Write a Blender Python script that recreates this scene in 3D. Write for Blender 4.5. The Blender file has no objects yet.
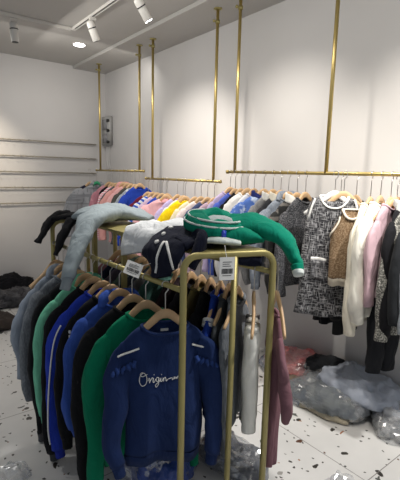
import bpy, bmesh, math, random
from mathutils import Vector, Matrix, noise
from mathutils.bvhtree import BVHTree

scn = bpy.context.scene
COL = scn.collection
R = math.radians
PI = math.pi

# ---------------------------------------------------------------- camera
def set_camera():
    f, yaw, pitch, roll, h = 410.22, 0.6604, 0.1593, 0.0229, 1.4934
    cy, sy = math.cos(yaw), math.sin(yaw)
    F = Vector((sy*math.cos(pitch), cy*math.cos(pitch), -math.sin(pitch)))
    Rt = Vector((cy, -sy, 0)); U = Rt.cross(F)
    c, s = math.cos(roll), math.sin(roll)
    R2 = Rt*c + U*s; U2 = -Rt*s + U*c
    cam = bpy.data.cameras.new('camera'); o = bpy.data.objects.new('camera', cam)
    COL.objects.link(o)
    m = Matrix((R2, U2, -F)).transposed().to_4x4(); m.translation = (0, 0, h)
    o.matrix_world = m
    cam.sensor_fit = 'VERTICAL'; cam.sensor_height = 24.0
    cam.lens = f*24.0/480.0
    cam.clip_start = 0.02
    scn.camera = o
set_camera()

# ---------------------------------------------------------------- world and lamps
w = bpy.data.worlds.new('world'); scn.world = w; w.use_nodes = True
w.node_tree.nodes['Background'].inputs[0].default_value = (0.86, 0.92, 1.0, 1)
w.node_tree.nodes['Background'].inputs[1].default_value = 0.22
scn.view_settings.view_transform = 'Standard'
scn.view_settings.look = 'None'
scn.view_settings.gamma = 1
scn.view_settings.exposure = 0.75

def spot(name, loc, target, power, angle, col=(1, .93, .84), blend=.6, size=.05):
    l = bpy.data.lights.new(name, 'SPOT'); l.energy = power; l.spot_size = R(angle); l.spot_blend = blend
    l.color = col; l.shadow_soft_size = size
    o = bpy.data.objects.new(name, l); COL.objects.link(o); o.location = loc
    o.rotation_euler = (Vector(target)-Vector(loc)).to_track_quat('-Z', 'Y').to_euler()
    return o
# shop lamps on the ceiling: the accent lamps aimed at the right wall, the wall washer on the left, unseen downlights, two of them added
def area(name, loc, target, power, sx, sy, col=(1, .955, .89)):
    l = bpy.data.lights.new(name, 'AREA'); l.shape = 'RECTANGLE'; l.size = sx; l.size_y = sy
    l.energy = power; l.color = col
    o = bpy.data.objects.new(name, l); COL.objects.link(o); o.location = loc
    d = (Vector(target)-Vector(loc)).normalized(); x = Vector((0, 1, 0)) if abs(d.y) < .6 else Vector((1, 0, 0))
    y = -d.cross(x); y.normalize(); x = y.cross(-d)
    o.rotation_euler = Matrix((x, y, -d)).transposed().to_euler()
    return o
spot('spot_lamp', (1.30, 0.75, 2.74), (2.45, 1.08, 1.40), 85, 66, blend=1)
spot('spot_lamp', (1.45, 1.90, 2.74), (2.45, 2.25, 1.15), 55, 84, blend=1)
spot('spot_lamp', (1.55, 3.00, 2.70), (2.45, 3.40, 1.10), 60, 88, blend=1)
spot('spot_lamp', (.45, 4.35, 2.70), (0.95, 5.45, 1.62), 62, 46, (1, .87, .68), 1)
spot('unseen_downlight', (1.90, 0.25, 2.78), (1.95, 1.10, 0.0), 120, 74, (1, .97, .93), .8)
spot('unseen_downlight', (1.35, 2.35, 2.79), (1.10, 1.85, 1.2), 62, 46, (1, .97, .93), .9)  # added lamp, brightens the clothes on top of the rack
spot('unseen_downlight', (-.30, 2.6, 2.79), (0.2, 2.9, 0.0), 36, 62, (1, .99, .97), .9)  # added lamp out of view, lifts the floor at left
# long area lights added to brighten the walls evenly, no fixtures
area('added_wall_light', (1.25, 2.1, 2.72), (2.55, 2.1, 1.15), 13, 5.2, .10)
area('added_wall_light', (0.6, 4.15, 2.72), (0.6, 5.45, 1.15), 6.5, 3.6, .10)

# ---------------------------------------------------------------- materials
MATS = {}
def nt(name):
    m = bpy.data.materials.new(name); m.use_nodes = True
    return m, m.node_tree, m.node_tree.nodes['Principled BSDF']
def plain(name, col, rough=.5, metal=0, **kw):
    if name in MATS: return MATS[name]
    m, t, b = nt(name)
    n = t.nodes.new('ShaderNodeTexNoise'); n.inputs['Scale'].default_value = kw.get('ns', 6); n.inputs['Detail'].default_value = 4
    tc = t.nodes.new('ShaderNodeTexCoord'); t.links.new(tc.outputs['Object'], n.inputs['Vector'])
    mx = t.nodes.new('ShaderNodeMix'); mx.data_type = 'RGBA'
    v = kw.get('var', .06)
    mx.inputs[6].default_value = (*[c*(1-v) for c in col], 1); mx.inputs[7].default_value = (*[min(1, c*(1+v)) for c in col], 1)
    t.links.new(n.outputs['Fac'], mx.inputs[0]); t.links.new(mx.outputs[2], b.inputs['Base Color'])
    b.inputs['Roughness'].default_value = rough; b.inputs['Metallic'].default_value = metal
    if kw.get('bump'):
        bp = t.nodes.new('ShaderNodeBump'); bp.inputs['Strength'].default_value = kw['bump']; bp.inputs['Distance'].default_value = .002
        n2 = t.nodes.new('ShaderNodeTexNoise'); n2.inputs['Scale'].default_value = kw.get('bs', 60); t.links.new(tc.outputs['Object'], n2.inputs['Vector'])
        t.links.new(n2.outputs['Fac'], bp.inputs['Height']); t.links.new(bp.outputs[0], b.inputs['Normal'])
    if kw.get('emit'):
        b.inputs['Emission Color'].default_value = (*kw.get('ecol', (1, 1, 1)), 1); b.inputs['Emission Strength'].default_value = kw['emit']
    if kw.get('coat'): b.inputs['Coat Weight'].default_value = kw['coat']; b.inputs['Coat Roughness'].default_value = .15
    MATS[name] = m
    return m

def fabric(name, col, pattern='plain', col2=(1, 1, 1), rough=.92, knit=120, sheen=.02):
    if name in MATS: return MATS[name]
    m, t, b = nt(name)
    L = t.links.new
    tc = t.nodes.new('ShaderNodeTexCoord')
    n = t.nodes.new('ShaderNodeTexNoise'); n.inputs['Scale'].default_value = 14; n.inputs['Detail'].default_value = 6
    L(tc.outputs['Object'], n.inputs['Vector'])
    mx = t.nodes.new('ShaderNodeMix'); mx.data_type = 'RGBA'
    mx.inputs[6].default_value = (*[c*.86 for c in col], 1); mx.inputs[7].default_value = (*[min(1, c*1.12) for c in col], 1)
    L(n.outputs['Fac'], mx.inputs[0])
    out = mx.outputs[2]
    def mask(fac, lo, hi):
        r = t.nodes.new('ShaderNodeMapRange'); r.inputs[1].default_value = lo; r.inputs[2].default_value = hi; L(fac, r.inputs[0]); return r.outputs[0]
    def over(base, fac, c):
        x = t.nodes.new('ShaderNodeMix'); x.data_type = 'RGBA'; L(fac, x.inputs[0]); L(base, x.inputs[6]); x.inputs[7].default_value = (*c, 1); return x.outputs[2]
    def stretched(sc, s):
        mp = t.nodes.new('ShaderNodeMapping'); mp.inputs['Scale'].default_value = sc; L(tc.outputs['Object'], mp.inputs[0])
        q = t.nodes.new('ShaderNodeTexNoise'); q.inputs['Scale'].default_value = s; q.inputs['Detail'].default_value = 2; L(mp.outputs[0], q.inputs['Vector']); return q.outputs['Fac']
    if pattern == 'tweed':
        a = mask(stretched((1, 1, .10), 230), .52, .66); c = mask(stretched((.10, .10, 1), 230), .52, .66)
        out = over(out, a, col2); out = over(out, c, col2)
    elif pattern == 'boucle':
        a = mask(stretched((1, 1, 1), 130), .45, .62); out = over(out, a, col2)
    elif pattern == 'melange':
        a = mask(stretched((1, 1, .3), 150), .4, .7); out = over(out, a, col2)
    elif pattern == 'blotch':
        a = mask(stretched((1, 1, 1), 16), .52, .56); out = over(out, a, col2)
    elif pattern == 'soft':
        a = mask(stretched((1, 1, 1), 11), .35, .7); out = over(out, a, col2)
    elif pattern == 'tiedye':
        a = mask(stretched((1, 1, 1), 22), .5, .62); out = over(out, a, col2)
        a = mask(stretched((1, 1.2, 1), 9), .66, .68); out = over(out, a, (.75, .08, .1))
    elif pattern == 'stripes':
        wv = t.nodes.new('ShaderNodeTexWave'); wv.bands_direction = 'Z'; wv.inputs['Scale'].default_value = 12; wv.inputs['Distortion'].default_value = .4
        L(tc.outputs['Object'], wv.inputs['Vector']); out = over(out, mask(wv.outputs['Fac'], .7, .78), col2)
    elif pattern == 'vstripes':
        wv = t.nodes.new('ShaderNodeTexWave'); wv.bands_direction = 'DIAGONAL'; wv.inputs['Scale'].default_value = 9; wv.inputs['Distortion'].default_value = .6
        L(tc.outputs['Object'], wv.inputs['Vector']); out = over(out, mask(wv.outputs['Fac'], .55, .62), col2)
    elif pattern == 'finestripes':
        wv = t.nodes.new('ShaderNodeTexWave'); wv.bands_direction = 'DIAGONAL'; wv.inputs['Scale'].default_value = 26; wv.inputs['Distortion'].default_value = 1.5
        L(tc.outputs['Object'], wv.inputs['Vector']); out = over(out, mask(wv.outputs['Fac'], .6, .8), col2)
    elif pattern == 'plaid':
        a = mask(stretched((1, 1, .05), 30), .55, .58); c = mask(stretched((.05, .05, 1), 30), .55, .58)
        out = over(out, a, col2); out = over(out, c, col2)
    L(out, b.inputs['Base Color'])
    b.inputs['Roughness'].default_value = rough
    b.inputs['Sheen Weight'].default_value = sheen
    b.inputs['Specular IOR Level'].default_value = .2
    bp = t.nodes.new('ShaderNodeBump'); bp.inputs['Strength'].default_value = .35; bp.inputs['Distance'].default_value = .0015
    n2 = t.nodes.new('ShaderNodeTexNoise'); n2.inputs['Scale'].default_value = knit; L(tc.outputs['Object'], n2.inputs['Vector'])
    L(n2.outputs['Fac'], bp.inputs['Height'])
    mp3 = t.nodes.new('ShaderNodeMapping'); mp3.inputs['Scale'].default_value = (1.6, 1.6, .7); L(tc.outputs['Object'], mp3.inputs[0])
    n3 = t.nodes.new('ShaderNodeTexNoise'); n3.inputs['Scale'].default_value = 9; n3.inputs['Detail'].default_value = 3; n3.inputs['Distortion'].default_value = 1.2; L(mp3.outputs[0], n3.inputs['Vector'])
    b3 = t.nodes.new('ShaderNodeBump'); b3.inputs['Strength'].default_value = .7; b3.inputs['Distance'].default_value = .018; L(n3.outputs['Fac'], b3.inputs['Height'])
    L(b3.outputs[0], bp.inputs['Normal']); L(bp.outputs[0], b.inputs['Normal'])
    MATS[name] = m
    return m

def wall_mat():
    m, t, b = nt('painted_wall'); L = t.links.new
    tc = t.nodes.new('ShaderNodeTexCoord')
    n = t.nodes.new('ShaderNodeTexNoise'); n.inputs['Scale'].default_value = 2; n.inputs['Detail'].default_value = 6; L(tc.outputs['Object'], n.inputs['Vector'])
    cr = t.nodes.new('ShaderNodeValToRGB'); cr.color_ramp.elements[0].color = (.60, .585, .575, 1); cr.color_ramp.elements[1].color = (.66, .645, .63, 1)
    L(n.outputs['Fac'], cr.inputs[0]); L(cr.outputs[0], b.inputs['Base Color']); b.inputs['Roughness'].default_value = .75
    n2 = t.nodes.new('ShaderNodeTexNoise'); n2.inputs['Scale'].default_value = 160; L(tc.outputs['Object'], n2.inputs['Vector'])
    bp = t.nodes.new('ShaderNodeBump'); bp.inputs['Strength'].default_value = .12; bp.inputs['Distance'].default_value = .001
    L(n2.outputs['Fac'], bp.inputs['Height']); L(bp.outputs[0], b.inputs['Normal'])
    return m
def floor_mat():
    m, t, b = nt('terrazzo_tiles'); L = t.links.new
    tc = t.nodes.new('ShaderNodeTexCoord')
    n = t.nodes.new('ShaderNodeTexNoise'); n.inputs['Scale'].default_value = 5; n.inputs['Detail'].default_value = 5; L(tc.outputs['Object'], n.inputs['Vector'])
    cr = t.nodes.new('ShaderNodeValToRGB'); cr.color_ramp.elements[0].color = (.55, .545, .53, 1); cr.color_ramp.elements[1].color = (.70, .69, .67, 1)
    L(n.outputs['Fac'], cr.inputs[0]); out = cr.outputs[0]
    # warp the coordinates so the chips are irregular
    nv = t.nodes.new('ShaderNodeTexNoise'); nv.inputs['Scale'].default_value = 22; L(tc.outputs['Object'], nv.inputs['Vector'])
    vm = t.nodes.new('ShaderNodeVectorMath'); vm.operation = 'MULTIPLY_ADD'; vm.inputs[1].default_value = (.03, .03, 0)
    L(nv.outputs['Color'], vm.inputs[0]); L(tc.outputs['Object'], vm.inputs[2])
    for sc, thr, st in ((27, .976, (1, .62, 1)), (38, .976, (.6, 1, 1)), (75, .972, (1, .8, 1))):
        mp = t.nodes.new('ShaderNodeMapping'); mp.inputs['Scale'].default_value = st; mp.inputs['Rotation'].default_value = (0, 0, sc); L(vm.outputs[0], mp.inputs[0])
        v = t.nodes.new('ShaderNodeTexVoronoi'); v.voronoi_dimensions = '2D'; v.inputs['Scale'].default_value = sc; L(mp.outputs[0], v.inputs['Vector'])
        sp = t.nodes.new('ShaderNodeSeparateColor'); L(v.outputs['Color'], sp.inputs[0])
        g = t.nodes.new('ShaderNodeMath'); g.operation = 'GREATER_THAN'; g.inputs[1].default_value = thr; L(sp.outputs[0], g.inputs[0])
        ds = t.nodes.new('ShaderNodeMath'); ds.operation = 'LESS_THAN'; ds.inputs[1].default_value = .46; L(v.outputs['Distance'], ds.inputs[0])
        mu = t.nodes.new('ShaderNodeMath'); mu.operation = 'MULTIPLY'; L(g.outputs[0], mu.inputs[0]); L(ds.outputs[0], mu.inputs[1])
        c2 = t.nodes.new('ShaderNodeValToRGB'); c2.color_ramp.interpolation = 'CONSTANT'
        e = c2.color_ramp.elements; e[0].color = (.045, .04, .035, 1); e[1].position = .55; e[1].color = (.11, .055, .035, 1)
        for pos, cc in ((.62, (.09, .095, .085, 1)), (.88, (.30, .13, .06, 1)), (.92, (.3, .29, .27, 1)), (.97, (.2, .09, .06, 1))):
            x = e.new(pos); x.color = cc
        L(sp.outputs[1], c2.inputs[0])
        mx = t.nodes.new('ShaderNodeMix'); mx.data_type = 'RGBA'; L(mu.outputs[0], mx.inputs[0]); L(out, mx.inputs[6]); L(c2.outputs[0], mx.inputs[7]); out = mx.outputs[2]
    br = t.nodes.new('ShaderNodeTexBrick'); br.offset = 0; br.inputs['Scale'].default_value = 1
    br.inputs['Brick Width'].default_value = .8; br.inputs['Row Height'].default_value = .8; br.inputs['Mortar Size'].default_value = .0022; br.inputs['Mortar Smooth'].default_value = 0
    mp = t.nodes.new('ShaderNodeMapping'); mp.inputs['Location'].default_value = (-.20, -.12, 0); L(tc.outputs['Object'], mp.inputs[0]); L(mp.outputs[0], br.inputs['Vector'])
    mx = t.nodes.new('ShaderNodeMix'); mx.data_type = 'RGBA'; L(br.outputs['Fac'], mx.inputs[0]); L(out, mx.inputs[6]); mx.inputs[7].default_value = (.2, .19, .18, 1)
    L(mx.outputs[2], b.inputs['Base Color']); b.inputs['Roughness'].default_value = .38
    return m
M_wall = wall_mat(); M_floor = floor_mat()
M_ceil = plain('ceiling_paint', (.50, .485, .46), .8, var=.02)
M_gold = plain('brushed_gold', (.52, .40, .15), .34, .75, var=.1, ns=20)
M_golddark = plain('aged_gold_paint', (.36, .31, .12), .42, .45, var=.12, ns=10)
M_steel = plain('steel_wire', (.55, .53, .5), .3, 1)
M_wood = plain('hanger_wood', (.56, .37, .20), .5, ns=30, var=.18)
M_whitepl = plain('white_lamp_housing', (.72, .70, .66), .4)
M_blackpl = plain('black_plastic', (.02, .02, .02), .4)
M_card = plain('white_card', (.80, .80, .78), .6)
M_ink = plain('black_ink', (.03, .03, .03), .7)
M_trim = fabric('white_trim', (.80, .80, .78))

# ---------------------------------------------------------------- mesh helpers
def build(name, bm, mat, parent=None, smooth=True, sub=0):
    bmesh.ops.recalc_face_normals(bm, faces=bm.faces)
    me = bpy.data.meshes.new(name); bm.to_mesh(me); bm.free()
    for p in me.polygons: p.use_smooth = smooth
    if mat: me.materials.append(mat)
    o = bpy.data.objects.new(name, me); COL.objects.link(o)
    if parent: o.parent = parent
    if sub:
        md = o.modifiers.new('sub', 'SUBSURF'); md.levels = sub; md.render_levels = sub
    return o
def tag(o, label, cat, group=None, kind=None):
    o['label'] = label; o['category'] = cat
    if group: o['group'] = group
    if kind: o['kind'] = kind
    return o
def empty(name, loc, rz=0, label=None, cat=None, group=None):
    o = bpy.data.objects.new(name, None); COL.objects.link(o); o.location = loc; o.rotation_euler = (0, 0, rz); o.empty_display_size = .05
    if label: tag(o, label, cat, group)
    return o
def box(bm, x0, x1, y0, y1, z0, z1, bev=0):
    r = bmesh.ops.create_cube(bm, size=1)
    bmesh.ops.scale(bm, vec=(x1-x0, y1-y0, z1-z0), verts=r['verts']); bmesh.ops.translate(bm, vec=((x0+x1)/2, (y0+y1)/2, (z0+z1)/2), verts=r['verts'])
    if bev:
        es = list({e for v in r['verts'] for e in v.link_edges})
        bmesh.ops.bevel(bm, geom=es, offset=bev, segments=2, affect='EDGES')
def catmull(pts, n):
    P = [Vector(p) for p in pts]; P = [P[0]*2-P[1]]+P+[P[-1]*2-P[-2]]
    out = []
    for i in range(1, len(P)-2):
        for k in range(n):
            t = k/n
            out.append(.5*((2*P[i])+(P[i+1]-P[i-1])*t+(2*P[i-1]-5*P[i]+4*P[i+1]-P[i+2])*t*t+(3*P[i]-P[i-1]-3*P[i+1]+P[i+2])*t**3))
    out.append(P[-2]); return out
def catval(v, n):
    return [q.x for q in catmull([(x, 0, 0) for x in v], n)]
def loft(bm, pts, wa, wb, ref=(1, 0, 0), seg=14, n=4, ex=2.0, amp=0, fs=12, seed=0, cap=True, az=1):
    """sweep of super-ellipse sections; wa along ref direction, wb across it"""
    C = catmull(pts, n); A = catval(wa, n); B = catval(wb, n); ref = Vector(ref)
    rings = []; off = Vector((seed*7.3, seed*3.1, seed*1.7))
    for i, c in enumerate(C):
        T = (C[min(i+1, len(C)-1)]-C[max(i-1, 0)]).normalized()
        S = (ref-T*ref.dot(T))
        if S.length < .05: S = Vector((0, 0, 1))-T*T.z
        S.normalize(); N = T.cross(S)
        ring = []
        for k in range(seg):
            a = 2*PI*k/seg; ca, sa = math.cos(a), math.sin(a)
            u = math.copysign(abs(ca)**(2/ex), ca); v = math.copysign(abs(sa)**(2/ex), sa)
            p = c+S*(u*A[i])+N*(v*B[i])
            if amp:
                pp = p+off; pp.z *= az
                d = noise.noise(pp*fs)*amp + noise.noise(pp*fs*2.7)*amp*.5
                p = p+(S*u+N*v)*d
            ring.append(bm.verts.new(p))
        rings.append(ring)
    for a, b in zip(rings, rings[1:]):
        for k in range(seg):
            bm.faces.new((a[k], a[(k+1) % seg], b[(k+1) % seg], b[k]))
    if cap:
        for r in (rings[0], rings[-1]):
            c = bm.verts.new(sum((v.co for v in r), Vector())/seg)
            for k in range(seg): bm.faces.new((r[k], r[(k+1) % seg], c))
    return rings
def tube(bm, pts, r, seg=8, n=1):
    if n > 1: pts = catmull(pts, n)
    pts = [Vector(p) for p in pts]
    d = (pts[-1]-pts[0])
    loft(bm, pts, [r]*len(pts), [r]*len(pts), (0.31, .23, .92) if abs(d.normalized().z) < .7 else (1, .1, 0), seg, 1)
def cyl(bm, a, b, r, seg=16): tube(bm, [a, b], r, seg)

# ---------------------------------------------------------------- room shell
WX, WY, ZC = 2.526, 5.437, 2.834
def struct(name, bm, m):
    o = build(name, bm, m, smooth=False); o['kind'] = 'structure'; return o
bm = bmesh.new(); box(bm, -2.6, WX+.12, -1.6, WY+.12, -.08, 0); struct('floor', bm, M_floor)
bm = bmesh.new(); box(bm, -2.6, WX+.12, -1.6, WY+.12, ZC, ZC+.08); struct('ceiling', bm, M_ceil)
bm = bmesh.new(); box(bm, -2.6, WX, WY, WY+.12, 0, ZC); struct('wall_back', bm, M_wall)
bm = bmesh.new(); box(bm, WX, WX+.12, -1.6, WY+.12, 0, ZC); struct('wall_right', bm, M_wall)
bm = bmesh.new(); box(bm, 2.082, WX, -1.6, WY, 2.80, ZC); struct('trim_1', bm, M_ceil)

# ---------------------------------------------------------------- ceiling lamps
def track(label, a, b):
    t = empty('lighting_track', ((a[0]+b[0])/2, (a[1]+b[1])/2, ZC), math.atan2(b[1]-a[1], b[0]-a[0]), label, 'lighting track')
    h = (Vector(a)-Vector(b)).length/2
    bm = bmesh.new()
    for y in (-.017, .011): box(bm, -h, h, y, y+.006, -.022, 0)
    box(bm, -h, h, -.017, .017, -.006, 0); build('channel', bm, M_whitepl, t, False)
    bm = bmesh.new(); box(bm, -h+.01, h-.01, -.008, .008, -.012, -.006); build('conductor_slot', bm, M_blackpl, t, False)
    bm = bmesh.new(); box(bm, h-.05, h, -.019, .019, -.024, -.0005, .003); build('end_cap', bm, M_whitepl, t, False)
track('white lighting track along the ceiling from the left edge to the corner joint', (-1.1, 4.10), (1.545, 4.05))
track('white lighting track running from the corner joint toward the viewer', (1.565, .8), (1.565, 4.05))
def spotlight(label, loc, dirv, lens_on, black=False):
    t = empty('track_spotlight', loc, 0, label, 'spotlight')
    bm = bmesh.new(); box(bm, -.03, .03, -.012, .012, -.028, 0, .003); build('adapter', bm, M_whitepl, t, False)
    bm = bmesh.new(); cyl(bm, (0, 0, -.028), (0, 0, -.075), .009); build('stem', bm, M_whitepl, t)
    d = Vector(dirv).normalized(); c = Vector((0, 0, -.105))
    bm = bmesh.new(); r = .034
    pts = [c-d*.075, c-d*.07, c-d*.05, c+d*.085, c+d*.09]
    loft(bm, pts, [.02, .03, r, r, r-.002], [.02, .03, r, r, r-.002], (.3, .9, .1), 24, 1); build('housing', bm, M_whitepl, t)
    bm = bmesh.new(); loft(bm, [c+d*.0905, c+d*.094], [r*.82]*2, [r*.82]*2, (.3, .9, .1), 24, 1)
    build('lens', bm, plain('lit_lens', (1, 1, 1), .4, emit=14) if lens_on else M_blackpl, t)
    bm = bmesh.new(); loft(bm, [c-d*.02, c-d*.012], [r+.002]*2, [r+.002]*2, (.3, .9, .1), 24, 1); build('vent_ring', bm, M_blackpl, t)
spotlight('white track spotlight with a black ring, hanging straight down at far left', (1.045, 4.10, ZC-.022), (.05, .0, -1), False)
spotlight('white track spotlight tilted toward the right wall beside the corner joint', (1.565, 3.60, ZC-.022), (.48, .1, -1), False)
spotlight('lit white track spotlight at the top edge of the picture', (1.655, 2.90, ZC-.022), (.62, .05, -.75), True)
t = empty('recessed_downlight', (1.80, 4.50, ZC), 0, 'round lit downlight set flush in the ceiling near the soffit', 'downlight')
bm = bmesh.new(); loft(bm, [(0, 0, -.006), (0, 0, 0)], [.072]*2, [.072]*2, (1, 0, 0), 28, 1); build('rim', bm, M_whitepl, t)
bm = bmesh.new(); loft(bm, [(0, 0, -.010), (0, 0, -.006)], [.058]*2, [.058]*2, (1, 0, 0), 28, 1); build('diffuser', bm, plain('lit_diffuser', (1, 1, 1), .4, emit=9), t)

# ---------------------------------------------------------------- wall rods with hooks
M_rod = plain('wall_rod_metal', (.42, .38, .30), .45, .3)
for i, (z, ht) in enumerate(((1.856, 'topmost'), (1.664, 'second from the top'), (1.471, 'middle'), (1.279, 'fourth from the top'), (1.086, 'lowest'))):
    t = empty('display_rod', (1.3, WY-.028, z), 0, 'thin horizontal metal rod with peg hooks, %s of the five' % ht, 'display rod', 'hook rods on the left wall')
    bm = bmesh.new(); cyl(bm, (-1.6, 0, 0), (1.07, 0, 0), .0075, 10); build('bar', bm, M_rod, t)
    for bx in (-.9, .1, 1.03):
        bm = bmesh.new(); cyl(bm, (bx, 0, 0), (bx, .027, 0), .006, 8); build('wall_bracket', bm, M_rod, t)
    hm = None
    for k in range(16):
        x = 1.0-k*.0925+.02*math.sin(k*5+i*3)
        if hm is None:
            bm = bmesh.new(); tube(bm, [(0, .006, .012), (0, -.010, .010), (0, -.03, -.006), (.002, -.045, -.012), (.003, -.052, .014)], .0022, 6, 3)
            hm = build('hook', bm, M_steel, t); hm.location.x = x
        else:
            c = hm.copy(); COL.objects.link(c); c.parent = t; c.location.x = x

# ---------------------------------------------------------------- ceiling hung rails
RX = 2.241
def hung_rail(label, y0, y1, z, poles):
    t = empty('ceiling_hung_rail', (RX, (y0+y1)/2, z), 0, label, 'clothes rail'); my = (y0+y1)/2
    bm = bmesh.new(); cyl(bm, (0, y0-my, 0), (0, y1-my, 0), .0115); build('rail', bm, M_gold, t)
    for y in (y0, y1):
        bm = bmesh.new(); cyl(bm, (0, y-my-.008, 0), (0, y-my+.008, 0), .015); build('end_cap', bm, M_gold, t)
    for k, y in enumerate(poles):
        bm = bmesh.new(); cyl(bm, (0, y-my, 0), (0, y-my, 2.8-z), .0125); pb = build('pole', bm, M_gold, t)
        bm = bmesh.new(); loft(bm, [(0, y-my, 2.8-z), (0, y-my, 2.794-z), (0, y-my, 2.79-z)], [.034, .034, .016], [.034, .034, .016], (1, 0, 0), 20, 1); build('ceiling_flange', bm, M_golddark, pb)
        dz = 2.8-z-(.07 if k % 2 == 0 else .10)
        bm = bmesh.new(); cyl(bm, (0, y-my, dz-.012), (0, y-my, dz+.012), .019); cyl(bm, (-.035, y-my, dz), (.02, y-my, dz), .006, 8); cyl(bm, (-.042, y-my, dz), (-.033, y-my, dz), .012, 10)
        build('clamp_collar', bm, M_golddark, pb)
hung_rail('gold rail hung from ceiling, farthest of three, in the corner', 3.90, 5.10, 1.512, (4.99, 3.985))
hung_rail('gold rail hung from ceiling, middle one and lowest of three', 2.63, 3.84, 1.435, (3.715, 2.72))
hung_rail('gold rail hung from ceiling, nearest, above the tweed dress', .62, 2.54, 1.516, (2.455, 1.60, .75))

# electrical box by the corner
t = empty('electrical_box', (WX, 5.31, 2.04), 0, 'grey electrical box with dangling wires high on the wall by the corner', 'electrical box')
bm = bmesh.new(); box(bm, -.07, 0, -.10, .10, -.19, .19, .008); build('casing', bm, plain('grey_casing', (.42, .42, .41), .5, var=.25, ns=14), t)
for z, hh in ((.08, .07), (-.10, .06)):
    bm = bmesh.new(); box(bm, -.082, -.071, -.075, .06, z-hh, z+hh, .004); build('cover', bm, plain('clear_grey_cover', (.27, .27, .28), .25, var=.5, ns=20), t)
for z in (.13, .0, -.15):
    bm = bmesh.new(); cyl(bm, (-.085, -.09, z), (-.055, -.09, z), .02, 12); build('latch', bm, M_blackpl, t)
for k in range(2):
    bm = bmesh.new(); tube(bm, [(-.03, -.04+k*.06, -.19), (-.04, -.05+k*.06, -.28), (-.03, -.03+k*.05, -.40), (-.02, -.05+k*.07, -.50)], .004, 6, 4); build('wire', bm, M_card, t)

# ---------------------------------------------------------------- clothes rack
FA = Vector((.880, 1.229, 0)); FB = Vector((1.243, 1.110, 0)); RA = Vector((.818, 2.541, 0)); RB = RA+(FB-FA)
rk = empty('clothes_rack', (1.03, 1.85, 0), 0, 'gold double-sided clothes rack with rounded end frames in the middle of the shop', 'clothes rack')
O = Vector((-1.03, -1.85, 0))
def uframe(a, b, name):
    d = (b-a).normalized(); rr = .055; zt = 1.187; pts = [a+Vector((0, 0, .02)), a+Vector((0, 0, .6)), a+Vector((0, 0, zt-rr))]
    for k in range(1, 6):
        q = k/6*PI/2; pts.append(a+d*(rr-rr*math.cos(q))+Vector((0, 0, zt-rr+rr*math.sin(q))))
    pts.append(a+d*rr+Vector((0, 0, zt))); pts.append(b-d*rr+Vector((0, 0, zt)))
    for k in range(1, 6):
        q = k/6*PI/2; pts.append(b-d*(rr-rr*math.sin(q))+Vector((0, 0, zt-rr+rr*math.cos(q))))
    pts += [b+Vector((0, 0, zt-rr)), b+Vector((0, 0, .6)), b+Vector((0, 0, .02))]
    nrm = Vector((-d.y, d.x, 0)); bm = bmesh.new()
    loft(bm, [p+O for p in pts], [.0125]*len(pts), [.0135]*len(pts), nrm, 14, 1, 2.6)
    f = build(name, bm, M_golddark, rk)
    for p in (a, b):
        bm = bmesh.new(); loft(bm, [p+O, p+O+Vector((0, 0, .02))], [.022, .02], [.022, .02], (1, 0, 0), 14, 1); build('foot', bm, M_blackpl, f)
uframe(FA, FB, 'end_frame'); uframe(RA, RB, 'end_frame')
FM = FA+(FB-FA)*.55; RM = RA+(RB-RA)*.55
for P in (FM, RM):
    bm = bmesh.new(); loft(bm, [P+O+Vector((0, 0, .06)), P+O+Vector((0, 0, 1.18))], [.011]*2, [.011]*2, (1, 0, 0), 14, 1, 3); build('centre_post', bm, M_golddark, rk)
for a, b in ((FA, FB), (RA, RB)):
    bm = bmesh.new(); cyl(bm, a+O+Vector((0, 0, .07)), b+O+Vector((0, 0, .07)), .011); build('lower_crossbar', bm, M_golddark, rk)
for P, Q, z in ((FA, RA, 1.053), (FB, RB, 1.104)):
    bm = bmesh.new(); cyl(bm, P+O+Vector((0, 0, z)), Q+O+Vector((0, 0, z)), .0115); build('hanging_bar', bm, M_golddark, rk)
bm = bmesh.new()
q = [(.955, 1.225), (1.225, 1.135), (1.18, 2.40), (.93, 2.48)]
vb = [bm.verts.new((x-1.03, y-1.85, 1.183)) for x, y in q]; vt = [bm.verts.new((x-1.03, y-1.85, 1.197)) for x, y in q]
bm.faces.new(vb); bm.faces.new(vt)
for k in range(4): bm.faces.new((vb[k], vb[(k+1) % 4], vt[(k+1) % 4], vt[k]))
build('top_shelf', bm, M_golddark, rk, False)
for x, y, z0 in ((.955, 1.86, 1.0), (.945, 2.2, 1.0)):
    bm = bmesh.new(); box(bm, x-.012-1.03, x+.012-1.03, y-.012-1.85, y+.012-1.85, z0-.35, 1.183); build('shelf_post', bm, M_golddark, rk, False)

# ---------------------------------------------------------------- hangers
def hanger_meshes():
    bm = bmesh.new()
    pts = [(-.20, 0, -.247), (-.17, -.002, -.228), (-.10, -.004, -.180), (-.035, 0, -.131), (0, 0, -.121), (.035, 0, -.131), (.10, -.004, -.180), (.17, -.002, -.228), (.20, 0, -.247)]
    loft(bm, pts, [.006, .007, .007, .008, .008, .008, .007, .007, .006], [.010, .013, .015, .018, .020, .018, .015, .013, .010], (0, 1, 0), 10, 2, 2.6)
    bmesh.ops.scale(bm, vec=(.85, 1, 1), verts=bm.verts)
    a = build('wooden_arms', bm, M_wood)
    bm = bmesh.new()
    pts = [(0, 0, -.11), (0, 0, -.06), (0, 0, -.035), (.010, 0, -.024)]
    for k in range(7):
        g = R(-40+k*42); pts.append((.0145*math.cos(g)+.0, 0, -.0+.0145*math.sin(g)))
    tube(bm, pts, .0026, 6, 2)
    b = build('hook', bm, M_steel)
    return a, b
HA, HB = hanger_meshes()
HAm, HBm = HA.data, HB.data
bpy.data.objects.remove(HA); bpy.data.objects.remove(HB)
HMATS = {}
LH = {}
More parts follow.
